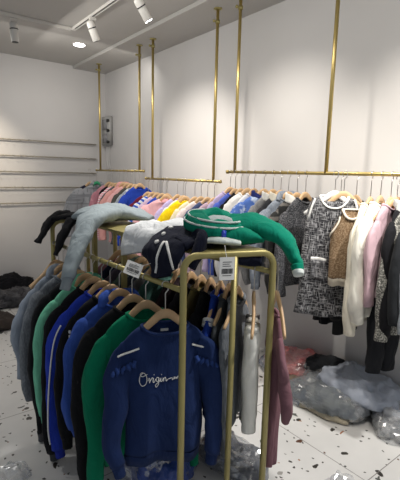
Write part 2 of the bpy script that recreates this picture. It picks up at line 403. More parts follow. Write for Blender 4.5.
def long_hook(drop):
    if drop not in LH:
        me = HBm.copy()
        for v in me.vertices:
            if v.co.z < -.08: v.co.z -= drop
        LH[drop] = me
    return LH[drop]
def hanger(loc, yaw, label, group, mat=None, drop=0):
    t = empty('clothes_hanger', loc, yaw, label, 'hanger', group)
    a = bpy.data.objects.new('wooden_arms' if not mat else 'arms', HAm); COL.objects.link(a); a.parent = t
    if mat:
        a.data = HAm.copy(); a.data.materials[0] = mat
    a.location.z = -drop
    if drop: a.scale.x = .86
    b = bpy.data.objects.new('hook', long_hook(drop) if drop else HBm); COL.objects.link(b); b.parent = t
    return t

# ---------------------------------------------------------------- garments
SEED = [0]
def short_label(label):
    wds = ('wooden hanger holding the '+label).split()[:16]
    while wds[-1] in ('the', 'of', 'a', 'on', 'with', 'by', 'and', 'at', 'in', 'to', 'between', 'behind', 'beside', 'near', 'left', 'right'): wds.pop()
    return ' '.join(wds)
def body_bm(sw, L, bw, hw, dp, neck, nd, fold, seed, top=-.155, sd=.064, seg=36, open_front=False, ruf=0, lean=0):
    bm = bmesh.new(); rnd = random.Random(seed); ph = rnd.random()*6; k1 = 2+rnd.random()*2
    zs = top-sd
    lv = [(neck, dp*.9, top), (neck+.012, dp*.95, top-.004), ((neck+sw)/2, dp*.85, (top+zs)/2+.006), (sw-.02, dp*.7, zs+.008), (sw, dp*.75, zs-.02), (bw, dp, zs-.09)]
    nl = 9
    for i in range(1, nl+1):
        t = i/nl; lv.append((bw+(hw-bw)*t, dp*(1+.25*math.sin(t*3)), zs-.09+(-L-(zs-.09))*t))
    rings = []; n = len(lv)
    for i, (a, b, z) in enumerate(lv):
        ring = []; t = max(0, (i-3)/(n-4))
        for k in range(seg):
            g = 2*PI*k/seg; c, s = math.cos(g), math.sin(g)
            x = math.copysign(abs(c)**.8, c)*a; y = math.copysign(abs(s)**.8, s)*b
            if i < 2 and s < 0: z2 = z-nd*(-s)**1.5
            elif i == 2 and s < 0: z2 = z-nd*.35*(-s)
            else: z2 = z
            u = x/max(a, .01)
            off = fold*t*(math.sin(u*k1*2+ph+t*.8)+.5*math.sin(u*k1*4.3+ph*2))
            nz = noise.noise(Vector((x*9+seed, y*9, z2*6)))*fold*.9*min(1, t*2+.2)
            y2 = y+off+nz
            x2 = x*(1+ruf*math.sin(g*7+ph))+noise.noise(Vector((seed*3.1, z2*5, s)))*fold*1.2*t+lean*t
            ring.append(bm.verts.new((x2, y2, z2+(noise.noise(Vector((u*2, seed, 0)))*.012 if i == n-1 else 0))))
        rings.append(ring)
    for a, b in zip(rings, rings[1:]):
        for k in range(seg): bm.faces.new((a[k], a[(k+1) % seg], b[(k+1) % seg], b[k]))
    # turned-in hem and a lining a little way down inside the neck
    r = rings[-1]; inner = [bm.verts.new(v.co*1+Vector((-v.co.x*.04, -v.co.y*.25, .02))) for v in r]
    for k in range(seg): bm.faces.new((r[k], r[(k+1) % seg], inner[(k+1) % seg], inner[k]))
    bm.faces.new(inner)
    r = rings[0]; inner = [bm.verts.new(Vector((v.co.x*.9, v.co.y*.7, min(v.co.z, top-.012)-.03))) for v in r]
    for k in range(seg): bm.faces.new((r[k], r[(k+1) % seg], inner[(k+1) % seg], inner[k]))
    bm.faces.new(inner)
    return bm, rings
def ring_band(bm, pts, r, closed=True, seg=6):
    if closed: pts = pts+[pts[0]]
    loft(bm, pts, [r*1.0]*len(pts), [r*1.3]*len(pts), (.1, .2, 1), seg, 1)
def garment(name, label, cat, loc, yaw=0, color=(.1, .1, .1), sw=.185, L=.72, bw=None, hw=None, dp=.030, neck=.082, nd=.03, fold=.012,
            sl=.56, ox=.07, fwd=.02, sr=.048, pattern='plain', col2=(1, 1, 1), cuff=None, hem=None, collar=None, hood=False,
            sleeves=(1, 1), group=None, hang=True, hmat=None, stripes=None, ruf=0, lean=0, rail='', detail=True, hlabel=None, knit=120, top=-.155, sd=.064, drop=0):
    SEED[0] += 1; seed = SEED[0]*1.37
    m = fabric('%s_%s_%s' % (pattern, '_'.join('%03d' % int(c*999) for c in color), '_'.join('%03d' % int(c*999) for c in col2)), color, pattern, col2, knit=knit)
    if bw is None: bw = sw-.005
    if hw is None: hw = bw+.01
    t = empty(name, loc, yaw, label, cat, group)
    bm, rings = body_bm(sw, L, bw, hw, dp, neck, nd, fold, seed, top=top, sd=sd, ruf=ruf, lean=lean)
    ncl = [v.co.copy() for v in rings[0]]; hl = [v.co.copy() for v in rings[-1]]
    t['_b'] = 0; del t['_b']
    bo = build('body', bm, m, t, True, 1)
    def mm(c): return m if c is None else fabric('trim_%s' % '_'.join('%03d' % int(x*999) for x in c), c)
    zs = top-sd
    if detail:
        bm = bmesh.new(); ring_band(bm, ncl, .007); build('collar', bm, mm(collar), t)
        bm = bmesh.new(); c = [p*1 for p in hl]
        c2 = [Vector((p.x*.97, p.y*.9, p.z-.035)) for p in hl]; n = len(c)
        if hem is not None:
            va = [bm.verts.new(Vector((p.x*1.01, p.y*1.03, p.z+.012))) for p in c]; vb = [bm.verts.new(p) for p in c2]; vc = [bm.verts.new(p+Vector((0, 0, .0))*1) for p in [Vector((p.x*.93, p.y*.6, p.z)) for p in c2]]
            for k in range(n):
                bm.faces.new((va[k], va[(k+1) % n], vb[(k+1) % n], vb[k])); bm.faces.new((vb[k], vb[(k+1) % n], vc[(k+1) % n], vc[k]))
            bm.faces.new(vc); build('hem_band', bm, mm(hem), t)
        else: bm.free()
    for side, on in ((-1, sleeves[0]), (1, sleeves[1])):
        if not on: continue
        rr = random.Random(seed+side); jx = rr.uniform(-.012, .012); jy = rr.uniform(-.01, .012)
        s = side; z0 = zs-.012
        P = [(s*(sw-.055), 0, z0-.02), (s*(sw-.02), -.002, z0-.045), (s*(sw+ox*.35), -fwd*.3, z0-.14), (s*(sw+ox*.8+jx), -fwd*.6+jy*.5, z0-sl*.5), (s*(sw+ox*.85-jx), -fwd+jy, z0-sl*.8), (s*(sw+ox*.8+jx), -fwd*1.1+jy, z0-sl)]
        wa = [sr*.7, sr*1.05, sr*1.2, sr*1.0, sr*.8, sr*.62]; wb = [dp*.5, dp*.75, dp*.95, dp*.9, dp*.85, dp*.75]
        bm = bmesh.new(); loft(bm, P, wa, wb, (1, 0, 0), 20, 6, 2.2, amp=.014, fs=13, seed=seed+side, az=.35); so = build('sleeve', bm, m, t)
        if detail and cuff is not None:
            e = Vector(P[-1]); d = (Vector(P[-1])-Vector(P[-2])).normalized()
            bm = bmesh.new(); loft(bm, [e-d*.006, e, e+d*.03, e+d*.05], [sr*.58, sr*.56, sr*.5, sr*.5], [dp*.8, dp*.8, dp*.75, dp*.72], (1, 0, 0), 14, 2, 2.2); build('cuff', bm, mm(cuff), so)
        if stripes and s in stripes['sides']:
            C = catmull(P, 5)
            for q in stripes.get('along', []):
                bm = bmesh.new(); pts = [Vector((c.x+s*(sr*.2), c.y-dp*1.02+.0, c.z)) for c in C[6:-2]]
                pts = [Vector((c.x+q, c.y, c.z)) for c in pts]
                loft(bm, pts, [.004]*len(pts), [.003]*len(pts), (1, 0, 0), 6, 1); build('piping', bm, mm(stripes['col']), so)
            for q in stripes.get('bands', []):
                i = int(q*(len(C)-1)); c = C[i]; d = (C[i+1]-C[i-1]).normalized(); f = 1-.45*q
                bm = bmesh.new(); loft(bm, [c-d*.008, c+d*.008], [sr*f+.005]*2, [dp*1.05+.005]*2, (1, 0, 0), 14, 1, 2.2); build('band', bm, mm(stripes['col']), so)
    if hood:
        bm = bmesh.new()
        P = [(-neck-.01, -.012, top-.03), (-neck*.8, .01, top+.008), (0, .028, top-.002), (neck*.8, .01, top+.008), (neck+.01, -.012, top-.03)]
        loft(bm, P, [.02, .032, .05, .032, .02], [.014, .02, .022, .02, .014], (0, -.2, -1), 14, 5, 2.2, amp=.008, fs=20, seed=seed); build('hood', bm, m, t)
    if drop:
        for ch in t.children: ch.location.z -= drop
    if hang:
        hanger(loc, yaw, hlabel or short_label(label), None, hmat, drop)
    return t, bo
def front_bvh(o):
    me = o.data; return BVHTree.FromPolygons([v.co[:] for v in me.vertices], [p.vertices[:] for p in me.polygons])
def stick(bvh, x, z, off=.003, back=False):
    hit = bvh.ray_cast(Vector((x, 1 if back else -1, z)), Vector((0, -1 if back else 1, 0)))
    y = hit[0].y if hit[0] else 0
    return Vector((x, y+(off if back else -off), z))
def decal_strokes(name, bvh, strokes, r, mat, parent, n=5, back=False):
    bm = bmesh.new()
    for s in strokes:
        C = catmull([(x, 0, z) for x, z in s], n) if n > 1 else [Vector((x, 0, z)) for x, z in s]
        pts = [stick(bvh, c.x, c.z, .0035, back) for c in C]
        loft(bm, pts, [r]*len(pts), [.002]*len(pts), (0, 0, 1), 6, 1)
    return build(name, bm, mat, parent)

BLACK = (.008, .008, .010)
# ---- left bar of the rack, front to back
def lx(y): return .875-(y-1.3)*.046
ZB = 1.053+.0
t, b = garment('sweater', 'navy blue sweater with white script lettering, front of the rack', 'sweater', (lx(1.342), 1.342, ZB), R(-24), (.011, .026, .095), sw=.182, L=.735, bw=.162, hw=.165, dp=.036, neck=.095, nd=.03,
               fold=.012, sl=.50, ox=.035, fwd=.03, sr=.05, top=-.168, sd=.060, cuff=(.010, .024, .088), hem=(.010, .024, .088))
bv = front_bvh(b)
# script word Origin followed by a running tail
S = [
    [(-.085, -.335), (-.098, -.350), (-.100, -.375), (-.088, -.392), (-.070, -.385), (-.064, -.362), (-.072, -.340), (-.088, -.333), (-.096, -.341), (-.086, -.350), (-.062, -.342)],
    [(-.058, -.372), (-.054, -.360), (-.050, -.366), (-.052, -.382), (-.046, -.370), (-.038, -.360), (-.033, -.363)],
    [(-.033, -.363), (-.034, -.380), (-.028, -.380), (-.021, -.368)], [(-.030, -.349), (-.028, -.346)],
    [(-.006, -.362), (-.015, -.362), (-.019, -.374), (-.010, -.380), (-.005, -.364), (-.008, -.392), (-.018, -.405), (-.022, -.395), (-.002, -.378), (.004, -.366)],
    [(.004, -.364), (.004, -.380), (.010, -.378), (.015, -.368)], [(.007, -.350), (.009, -.347)],
    [(.016, -.364), (.017, -.380), (.020, -.368), (.026, -.362), (.029, -.370), (.031, -.379), (.038, -.372)],
    [(.040, -.371), (.056, -.367)],
    [(.060, -.366), (.062, -.376), (.068, -.372), (.071, -.364), (.074, -.374), (.080, -.366), (.084, -.374), (.090, -.362), (.094, -.371), (.102, -.360), (.112, -.362)],
]
S = [[(x*.82-.026, (z+.37)*.92-.383) for x, z in s] for s in S]
decal_strokes('embroidered_lettering', bv, S, .0014, M_trim, t)
for s in (-1, 1):
    bm = bmesh.new(); pts = []
    for k in range(6):
        u = k/5; x = s*(.108+.085*u); z = -.250-.028*u; q = stick(bv, min(max(x, -.165), .165), z, .005+.014*max(0, (u-.2)))
        pts.append((x, q.y, z))
    loft(bm, pts, [.0042]*6, [.003]*6, (0, 0, 1), 8, 2); build('shoulder_piping', bm, M_trim, t)
    bm = bmesh.new(); pts = []
    for k in range(17):
        u = k/16; x = s*(.125+.09*u); pts.append((x, -.03-.012*math.sin(k*1.7), -.30-.035*u-.02*abs(math.sin(k*1.2))))
    loft(bm, pts, [.012]*17, [.006]*17, (0, 0, 1), 8, 1); build('shoulder_ruffle', bm, fabric('trim_ruffle', (.026, .06, .22)), t)
bm = bmesh.new(); box(bm, -.016, .016, -.004, -.001, -.222, -.210); nl = build('neck_label', bm, M_card, t, False); nl.location = (0, .022, .018)
GL = [
 ('sweatshirt', 'emerald green sweatshirt hanging right behind the navy lettered sweater', 'sweatshirt', 1.487, -14, (.0, .17, .085), dict(L=.80, sl=.66, ox=.05, cuff=(0, .15, .07), hem=(0, .15, .07))),
 ('sweatshirt', 'plain black sweatshirt hanging behind the emerald green one', 'sweatshirt', 1.600, -8, BLACK, dict(L=.84, sl=.70, ox=.06, cuff=BLACK, hem=BLACK)),
 ('hoodie', 'medium blue hooded sweatshirt hanging between two black tops', 'hoodie', 1.715, -6, (.035, .085, .36), dict(L=.66, sl=.50, ox=.065, hood=True, cuff=(.03, .07, .3), hem=(.03, .07, .3))),
 ('jacket', 'black jacket with white lettering marks on the shoulder, behind the medium blue hoodie', 'jacket', 1.805, -5, BLACK, dict(L=.80, sl=.60, ox=.06, cuff=BLACK, hem=BLACK)),
 ('track_jacket', 'royal blue track jacket with white piping down the sleeve', 'jacket', 1.895, -4, (.018, .045, .40), dict(L=.76, sl=.70, ox=.075, cuff=(.015, .03, .3), hem=(.015, .03, .3), stripes=dict(sides=(-1,), along=[-.034], col=(.8, .8, .8)))),
 ('sweatshirt', 'black sweatshirt with a small grey line of text, between royal blue and mint green', 'sweatshirt', 1.995, 0, BLACK, dict(L=.88, sl=.76, ox=.075, cuff=(.05, .055, .058), hem=(.05, .055, .058))),
 ('hoodie', 'mint green hoodie on the left side of the rack', 'hoodie', 2.085, 0, (.16, .50, .33), dict(L=.62, sl=.60, ox=.075, hood=True, cuff=(.14, .45, .3), hem=(.14, .45, .3))),
 ('sweatshirt', 'black sweatshirt with a charcoal hem band behind the mint hoodie', 'sweatshirt', 2.18, 0, BLACK, dict(L=.84, sl=.76, ox=.06, cuff=(.07, .07, .075), hem=(.07, .07, .075))),
 ('jacket', 'slate grey jersey jacket near the far end of the rack', 'jacket', 2.29, -3, (.13, .145, .165), dict(L=.70, sl=.62, ox=.075, pattern='melange', col2=(.20, .22, .24))),
 ('hoodie', 'pale blue grey hoodie, farthest garment on the left side of the rack', 'hoodie', 2.385, 0, (.26, .30, .36), dict(L=.66, sl=.52, ox=.085, hood=True)),
]
for n, lab, cat, y, yw, c, kw in GL:
    t, b = garment(n, lab, cat, (lx(y), y, ZB), R(yw), c, **kw)
    if 'white lettering marks' in lab:
        bv = front_bvh(b); ss = []
        for k in range(5):
            x0 = -.165+k*.028; z0 = -.285-k*.004
            ss += [[(x0, z0-.018), (x0+.004, z0+.014), (x0+.014, z0+.012)], [(x0+.002, z0-.004), (x0+.013, z0-.004)], [(x0+.013, z0-.004), (x0+.015, z0-.02)]]
        decal_strokes('printed_letters', bv, ss, .0028, M_trim, t, 1)
        bm = bmesh.new()
        for k in range(4): box(bm, -.215, -.208, -.04+.0, -.03, -.30-k*.022, -.288-k*.022)
        build('sleeve_letters', bm, M_trim, t, False)
    if 'small grey line' in lab:
        bv = front_bvh(b); decal_strokes('chest_print', bv, [[(-.15+k*.012, -.40), (-.146+k*.012, -.392), (-.142+k*.012, -.40)] for k in range(6)], .0014, M_trim, t, 1)
# dark grey trousers pushed low between the black and royal blue tops
def trousers(label, loc, yaw, col, L=.86, w=.075, dp=.022, top=-.13, pattern='plain', col2=(1, 1, 1), clip=True, group=None, two=True):
    SEED[0] += 1; seed = SEED[0]*1.9
    m = fabric('%s_%s_%s' % (pattern, '_'.join('%03d' % int(c*999) for c in col), '_'.join('%03d' % int(c*999) for c in col2)), col, pattern, col2)
    t = empty('trousers', loc, yaw, label, 'trousers', group)
    bm = bmesh.new(); box(bm, -w*1.02, w*1.02, -dp*.8, dp*.8, top-.035, top, .006); build('waistband', bm, m, t)
    for s in (-1, 1):
        j = random.Random(seed+s).uniform(-.015, .015)
        bm = bmesh.new(); loft(bm, [(s*w*.5, 0, top-.03), (s*w*.52, 0, top-.2), (s*w*.55+j, .004*s, top-.45), (s*w*.6+j, .006*s, -L)], [w*.55, w*.58, w*.5, w*.45], [dp, dp*1.1, dp, dp*.9], (1, 0, 0), 14, 6, 2.3, amp=.008, fs=12, seed=seed+s)
        build('leg', bm, m, t)
    hanger(loc, yaw, short_label(label), None)
    if clip:
        for s in (-1, 1):
            bm = bmesh.new(); box(bm, s*w*.7-.006, s*w*.7+.006, -dp*.8-.003, dp*.8+.003, top-.012, top+.010, .002); build('clip', bm, M_steel, t)
    return t
trousers('charcoal sweatpants hanging low among the black tops', (lx(1.95)-.20, 1.95, ZB-.0), R(0), (.055, .06, .062), L=.94, w=.06, clip=False, top=-.21) if False else None

# two bare hangers at the far end of the left bar
hanger((lx(2.46), 2.46, ZB), R(-8), 'bare wooden hanger at the far end of the rack, tip pointing left', 'bare hangers at the far end of the rack')
hanger((lx(2.50)-.0, 2.505, ZB), R(14), 'bare wooden hanger at the far end of the rack, tip pointing left', 'bare hangers at the far end of the rack')

# ---- right bar of the rack, front to back
def rx(y): return 1.241-(y-1.11)*.047
ZR = 1.104
GR = [
 ('cardigan', 'dusty mauve knit cardigan on the right front of the rack', 'cardigan', 1.15, 54, (.20, .10, .12), dict(sw=.10, L=.93, bw=.085, hw=.05, dp=.026, sl=.37, ox=.02, sr=.036, neck=.05, fwd=.05, dx=.085, top=-.20)),
 ('shirt', 'grey washed denim shirt on the right side of the rack', 'shirt', 1.305, 30, (.12, .135, .15), dict(sw=.14, L=.74, dp=.026, sl=.60, ox=.02, pattern='melange', col2=(.17, .18, .2))),
 ('sweatshirt', 'charcoal grey sweatshirt behind the denim shirt', 'sweatshirt', 1.36, 28, (.05, .055, .06), dict(sw=.15, L=.78, dp=.024, ox=.02)),
 ('track_jacket', 'bright blue jacket with white stripes on its sleeve, right side of rack', 'jacket', 1.42, 32, (.015, .05, .33), dict(sw=.16, L=.74, dp=.026, ox=.02, stripes=dict(sides=(-1,), bands=[.18, .23, .28, .33, .38], col=(.8, .8, .8)))),
 ('sweatshirt', 'black crewneck top next to the olive one on the rack', 'sweatshirt', 1.49, 30, BLACK, dict(L=.75, dp=.026, ox=.03)),
 ('blouse', 'olive gold blouse between black tops on the right side of the rack', 'blouse', 1.56, 28, (.16, .13, .05), dict(L=.70, dp=.024, ox=.03)),
 ('sweatshirt', 'black long top beyond the olive gold blouse', 'sweatshirt', 1.64, 24, (.018, .017, .02), dict(L=.78, dp=.026, ox=.03)),
 ('sweatshirt', 'wine black top between the olive blouse and the teal one', 'sweatshirt', 1.73, 18, (.03, .018, .022), dict(L=.74, dp=.024, ox=.03)),
 ('sweatshirt', 'dull teal green top seen through the middle of the rack', 'sweatshirt', 1.85, 0, (.05, .12, .10), dict(L=.7, dp=.025, ox=.04)),
 ('sweatshirt', 'mid grey top seen through the middle of the rack', 'sweatshirt', 1.93, 0, (.15, .15, .16), dict(L=.72, dp=.025, ox=.04)),
 ('jacket', 'dark grey blue jacket seen through the rack beside a mid grey top', 'jacket', 2.01, 0, (.05, .06, .08), dict(L=.72, dp=.025, ox=.04)),
 ('hoodie', 'sage green hoodie inside the far half of the rack', 'hoodie', 2.10, 0, (.14, .20, .16), dict(L=.66, dp=.025, ox=.04, hood=True)),
 ('sweatshirt', 'muted purple grey top inside the far half of the rack', 'sweatshirt', 2.19, 0, (.13, .11, .15), dict(L=.66, dp=.025, ox=.04)),
 ('sweatshirt', 'dark navy top near the far right leg of the rack', 'sweatshirt', 2.28, 0, (.015, .02, .045), dict(L=.66, dp=.025, ox=.04)),
 ('blouse', 'dusty pink blouse at the far right end of the rack', 'blouse', 2.36, 0, (.42, .2, .22), dict(L=.6, dp=.022, ox=.04)),
]
for n, lab, cat, y, yw, c, kw in GR:
    dx = kw.pop('dx', 0)
    garment(n, lab, cat, (rx(y)+dx, y, ZR), R(yw), c, detail=y < 1.7, **kw)
trousers('cream white trousers clipped by the waist on the right front of the rack', (rx(1.205), 1.205, ZR), R(44), (.85, .84, .78), L=.74, w=.07, dp=.034, top=-.235)

# ---------------------------------------------------------------- garments on the wall rails
HOOKZ = 0
def wall_set(y0, y1, z, items, n_detail=False, jit=.01):
    n = len(items); rnd = random.Random(int(y0*100))
    for i, it in enumerate(items):
        name, lab, cat, col, kw = it
        y = y0+(y1-y0)*(i/(n-1)) if 'y' not in kw else kw.pop('y')
        kw = dict(kw); yw = kw.pop('yaw', -20+rnd.uniform(-7, 7)); x = kw.pop('x', RX)
        kw.setdefault('dp', .028); kw.setdefault('sw', .17); kw.setdefault('ox', rnd.uniform(.02, .07)); kw.setdefault('neck', .062); kw.setdefault('top', -.143); kw.setdefault('sd', .07); kw.setdefault('drop', .03+rnd.uniform(-.006, .012))
        t, b = garment(name, lab, cat, (x, y, z), R(yw), col, detail=n_detail, **kw)
        if 'red print' in lab:
            o = decal_strokes('red_print', front_bvh(b), [[(-.10, -.36), (-.07, -.33), (-.05, -.38), (-.02, -.34), (.0, -.38)], [(-.06, -.42), (-.02, -.40), (.03, -.42), (.06, -.37)], [(.02, -.35), (.05, -.33), (.09, -.36)]], .011, fabric('red_ink', (.62, .05, .12)), t)
            o.location.z -= kw.get('drop', 0)
PINK = (.68, .32, .34); CREAM = (.70, .66, .55); WHITE = (.72, .72, .72)
# farthest rail
wall_set(4.93, 3.98, 1.512, [
 ('jacket', 'dark navy jacket at the corner end of the far rail', 'jacket', (.02, .02, .04), dict(L=.6, ox=.12, sw=.18, y=5.0, x=2.10)),
 ('puffer_jacket', 'grey quilted checked jacket on a green hanger, far rail', 'jacket', (.30, .31, .33), dict(pattern='plaid', col2=(.2, .21, .23), L=.6, dp=.07, ox=.17, sr=.09, sw=.20, y=4.88, x=2.14, hmat=plain('green_plastic', (.02, .28, .12), .4), hlabel='green plastic hanger holding the grey quilted jacket', hood=True)),
 ('blouse', 'rose pink blouse next to the grey quilted jacket', 'blouse', (.50, .22, .27), dict(L=.55, pattern='blotch', col2=(.6, .3, .34))),
 ('vest_top', 'black sleeveless top on the far rail beside pink stripes', 'top', BLACK, dict(L=.5, sleeves=(0, 0), neck=.06)),
 ('shirt', 'pink and white striped shirt on the far rail', 'shirt', (.80, .35, .42), dict(pattern='stripes', col2=(.85, .8, .8), L=.6)),
 ('jacket', 'dark grey jacket between two pink tops on the far rail', 'jacket', (.09, .095, .10), dict(L=.6)),
 ('hoodie', 'salmon pink hoodie on the far rail', 'hoodie', (.66, .33, .31), dict(L=.62, hood=True, ox=.09, dp=.05, yaw=-35, sr=.06)),
 ('sweatshirt', 'pale rose sweatshirt beside the salmon pink hoodie', 'sweatshirt', (.72, .40, .40), dict(L=.6)),
 ('jacket', 'charcoal jacket with a wide wooden hanger on the far rail', 'jacket', (.07, .07, .065), dict(L=.6)),
 ('denim_jacket', 'speckled white and denim jacket on the far rail', 'jacket', (.32, .36, .42), dict(pattern='blotch', col2=(.65, .68, .7), L=.6)),
 ('sweatshirt', 'cobalt blue top at the near end of the far rail', 'sweatshirt', (.02, .06, .42), dict(L=.6)),
])
# middle rail
wall_set(3.80, 2.70, 1.435, [
 ('sweatshirt', 'maroon sweatshirt at the far end of the middle rail', 'sweatshirt', (.13, .012, .03), dict(L=.62, ox=.09, dp=.04, yaw=-28)),
 ('jacket', 'white and blue striped jacket next to the maroon sweatshirt', 'jacket', (.70, .72, .76), dict(L=.6, pattern='vstripes', col2=(.03, .1, .5))),
 ('blouse', 'pale lilac pink blouse on the middle rail by blue tops', 'blouse', (.62, .45, .58), dict(L=.58)),
 ('sweatshirt', 'ultramarine blue sweatshirt left of the big pink one', 'sweatshirt', (.02, .06, .42), dict(L=.6, dp=.04, ox=.07, yaw=-30)),
 ('jacket', 'deep green jacket peeking behind the big pink sweatshirt', 'jacket', (.02, .12, .08), dict(L=.6)),
 ('sweatshirt', 'baby pink sweatshirt with a red print facing the shop', 'sweatshirt', (.74, .42, .45), dict(L=.62, yaw=-42, dp=.06, ox=.09, sw=.20, sr=.07, x=2.17)),
 ('blouse', 'lavender blouse right of the baby pink sweatshirt', 'blouse', (.52, .45, .72), dict(L=.6)),
 ('cardigan', 'ivory cardigan left of the yellow sweatshirt', 'cardigan', (.72, .70, .62), dict(L=.6, dp=.028)),
 ('sweatshirt', 'bright yellow sweatshirt on the middle rail', 'sweatshirt', (.86, .62, .01), dict(L=.6, dp=.045, ox=.08, yaw=-35, x=2.2)),
 ('cardigan', 'butter cream cardigan right of the yellow sweatshirt', 'cardigan', (.76, .70, .50), dict(L=.6)),
 ('blouse', 'white blouse with pink shading on the middle rail', 'blouse', (.76, .66, .66), dict(L=.6)),
 ('sweatshirt', 'slate navy sweatshirt on the middle rail beside a white blouse', 'sweatshirt', (.05, .07, .16), dict(L=.6, dp=.03)),
 ('blouse', 'mauve pink shirt at the near end of the middle rail', 'blouse', (.46, .34, .42), dict(L=.6)),
])
# nearest rail
t_items = [
 ('blouse', 'lilac shirt at the far end of the near rail', 'shirt', (.50, .42, .62), dict(y=2.50, L=.62)),
 ('sweatshirt', 'periwinkle blue sweatshirt on the near rail', 'sweatshirt', (.08, .13, .52), dict(y=2.44, L=.62)),
 ('jacket', 'black jacket between periwinkle blue and white ruffles', 'jacket', BLACK, dict(y=2.375, L=.62)),
 ('blouse', 'white ruffled blouse on the near rail', 'blouse', (.78, .77, .76), dict(y=2.30, yaw=-25, L=.62, ruf=.06, dp=.04)),
 ('blouse', 'white blouse beside the blue tie-dye shirt', 'blouse', (.72, .74, .78), dict(y=2.23, L=.62)),
 ('tie_dye_shirt', 'blue and white tie-dye shirt on the near rail', 'shirt', (.09, .18, .52), dict(y=2.13, yaw=-32, L=.62, pattern='tiedye', col2=(.55, .65, .85), dp=.048, ox=.08, sw=.18, sr=.06, collar=(.02, .03, .15))),
 ('jacket', 'mid grey wool jacket right of the tie-dye shirt', 'jacket', (.22, .22, .23), dict(y=2.04, L=.66, pattern='melange', col2=(.3, .3, .3), collar=(.7, .7, .68))),
 ('cardigan', 'black cardigan with a cream collar on the near rail', 'cardigan', (.03, .03, .035), dict(y=1.965, L=.7, collar=(.7, .66, .56))),
 ('jacket', 'blue grey knit jacket on the near rail', 'jacket', (.20, .23, .28), dict(y=1.895, L=.7, pattern='melange', col2=(.30, .33, .38), dp=.038, ox=.07, hood=True, yaw=-24)),
 ('jacket', 'dark checked jacket with a white collar left of the tweed dress', 'jacket', (.03, .03, .03), dict(y=1.82, L=.72, pattern='plaid', col2=(.14, .13, .12), collar=(.75, .74, .7), hood=False)),
 ('jacket', 'charcoal tweed jacket beside the tweed dress', 'jacket', (.03, .032, .036), dict(y=1.75, L=.74, pattern='boucle', col2=(.13, .13, .14), dp=.03)),
 ('jumper', 'long black knit top hanging behind the tweed dress', 'sweater', BLACK, dict(y=1.56, x=2.36, L=.98, sw=.13, hw=.11, sl=.7, ox=.01, sleeves=(1, 0))),
 ('jumper', 'black knit top hanging behind the brown vest', 'sweater', (.015, .015, .016), dict(y=1.45, x=2.36, L=1.02, sw=.13, hw=.11, sl=.66, ox=.01, sleeves=(1, 0))),
 ('cardigan', 'cream knit cardigan right of the brown vest', 'cardigan', (.72, .68, .57), dict(y=1.285, yaw=6, L=.86, sl=.66, dp=.040, sw=.150, ox=.03, nd=.05)),
 ('cardigan', 'off-white fluffy cardigan hanging between cream and pink', 'cardigan', (.76, .74, .66), dict(y=1.225, yaw=4, L=.80, sl=.58, dp=.046, sw=.165, ox=.03)),
 ('blouse', 'blush pink blouse on the near rail beside black garments', 'blouse', (.52, .36, .40), dict(y=1.165, yaw=6, L=.66, sl=.46, dp=.028, ox=.04)),
 ('jacket', 'black jacket with white collar piping near the right edge', 'jacket', BLACK, dict(y=1.09, yaw=10, L=.72, sl=.60, dp=.03, ox=.04, collar=(.75, .75, .72))),
 ('jacket', 'grey speckled tweed jacket near the right edge', 'jacket', (.10, .10, .09), dict(y=1.02, L=.84, sl=.62, dp=.03, pattern='boucle', col2=(.42, .41, .37), ox=.04)),
 ('jacket', 'black wool coat at the right edge of the picture', 'coat', (.02, .022, .025), dict(y=.955, L=.64, sl=.52, dp=.034, ox=.05)),
 ('denim_jacket', 'pale denim jacket at the right edge of the picture', 'jacket', (.30, .34, .38), dict(y=.89, L=.80, dp=.03, pattern='melange', col2=(.42, .45, .48), ox=.03)),
]
for it in t_items:
    name, lab, cat, col, kw = it; kw = dict(kw); y = kw.pop('y'); x = kw.pop('x', RX); yw = kw.pop('yaw', -12+6*math.sin(y*40))
    kw.setdefault('neck', .066); kw.setdefault('top', -.145); kw.setdefault('sd', .07); kw.setdefault('drop', .022+.006*math.sin(y*70)); kw.setdefault('dp', .026); kw.setdefault('sw', .17); kw.setdefault('ox', .035)
    t, b = garment(name, lab, cat, (x, y, 1.516), R(yw), col, detail=True, **kw)
    if 'collar' in kw:     # fold-over collar flaps
        cm = fabric('trim_%s' % '_'.join('%03d' % int(q*999) for q in kw['collar']), kw['collar'])
        for s in (-1, 1):
            bm = bmesh.new(); loft(bm, [(s*.01, -.03, -.205), (s*.05, -.030, -.185), (s*.088, -.005, -.165), (s*.06, .03, -.150)], [.010, .026, .030, .02], [.006]*4, (0, .1, 1), 10, 4, 2.2); build('collar_flap', bm, cm, t)
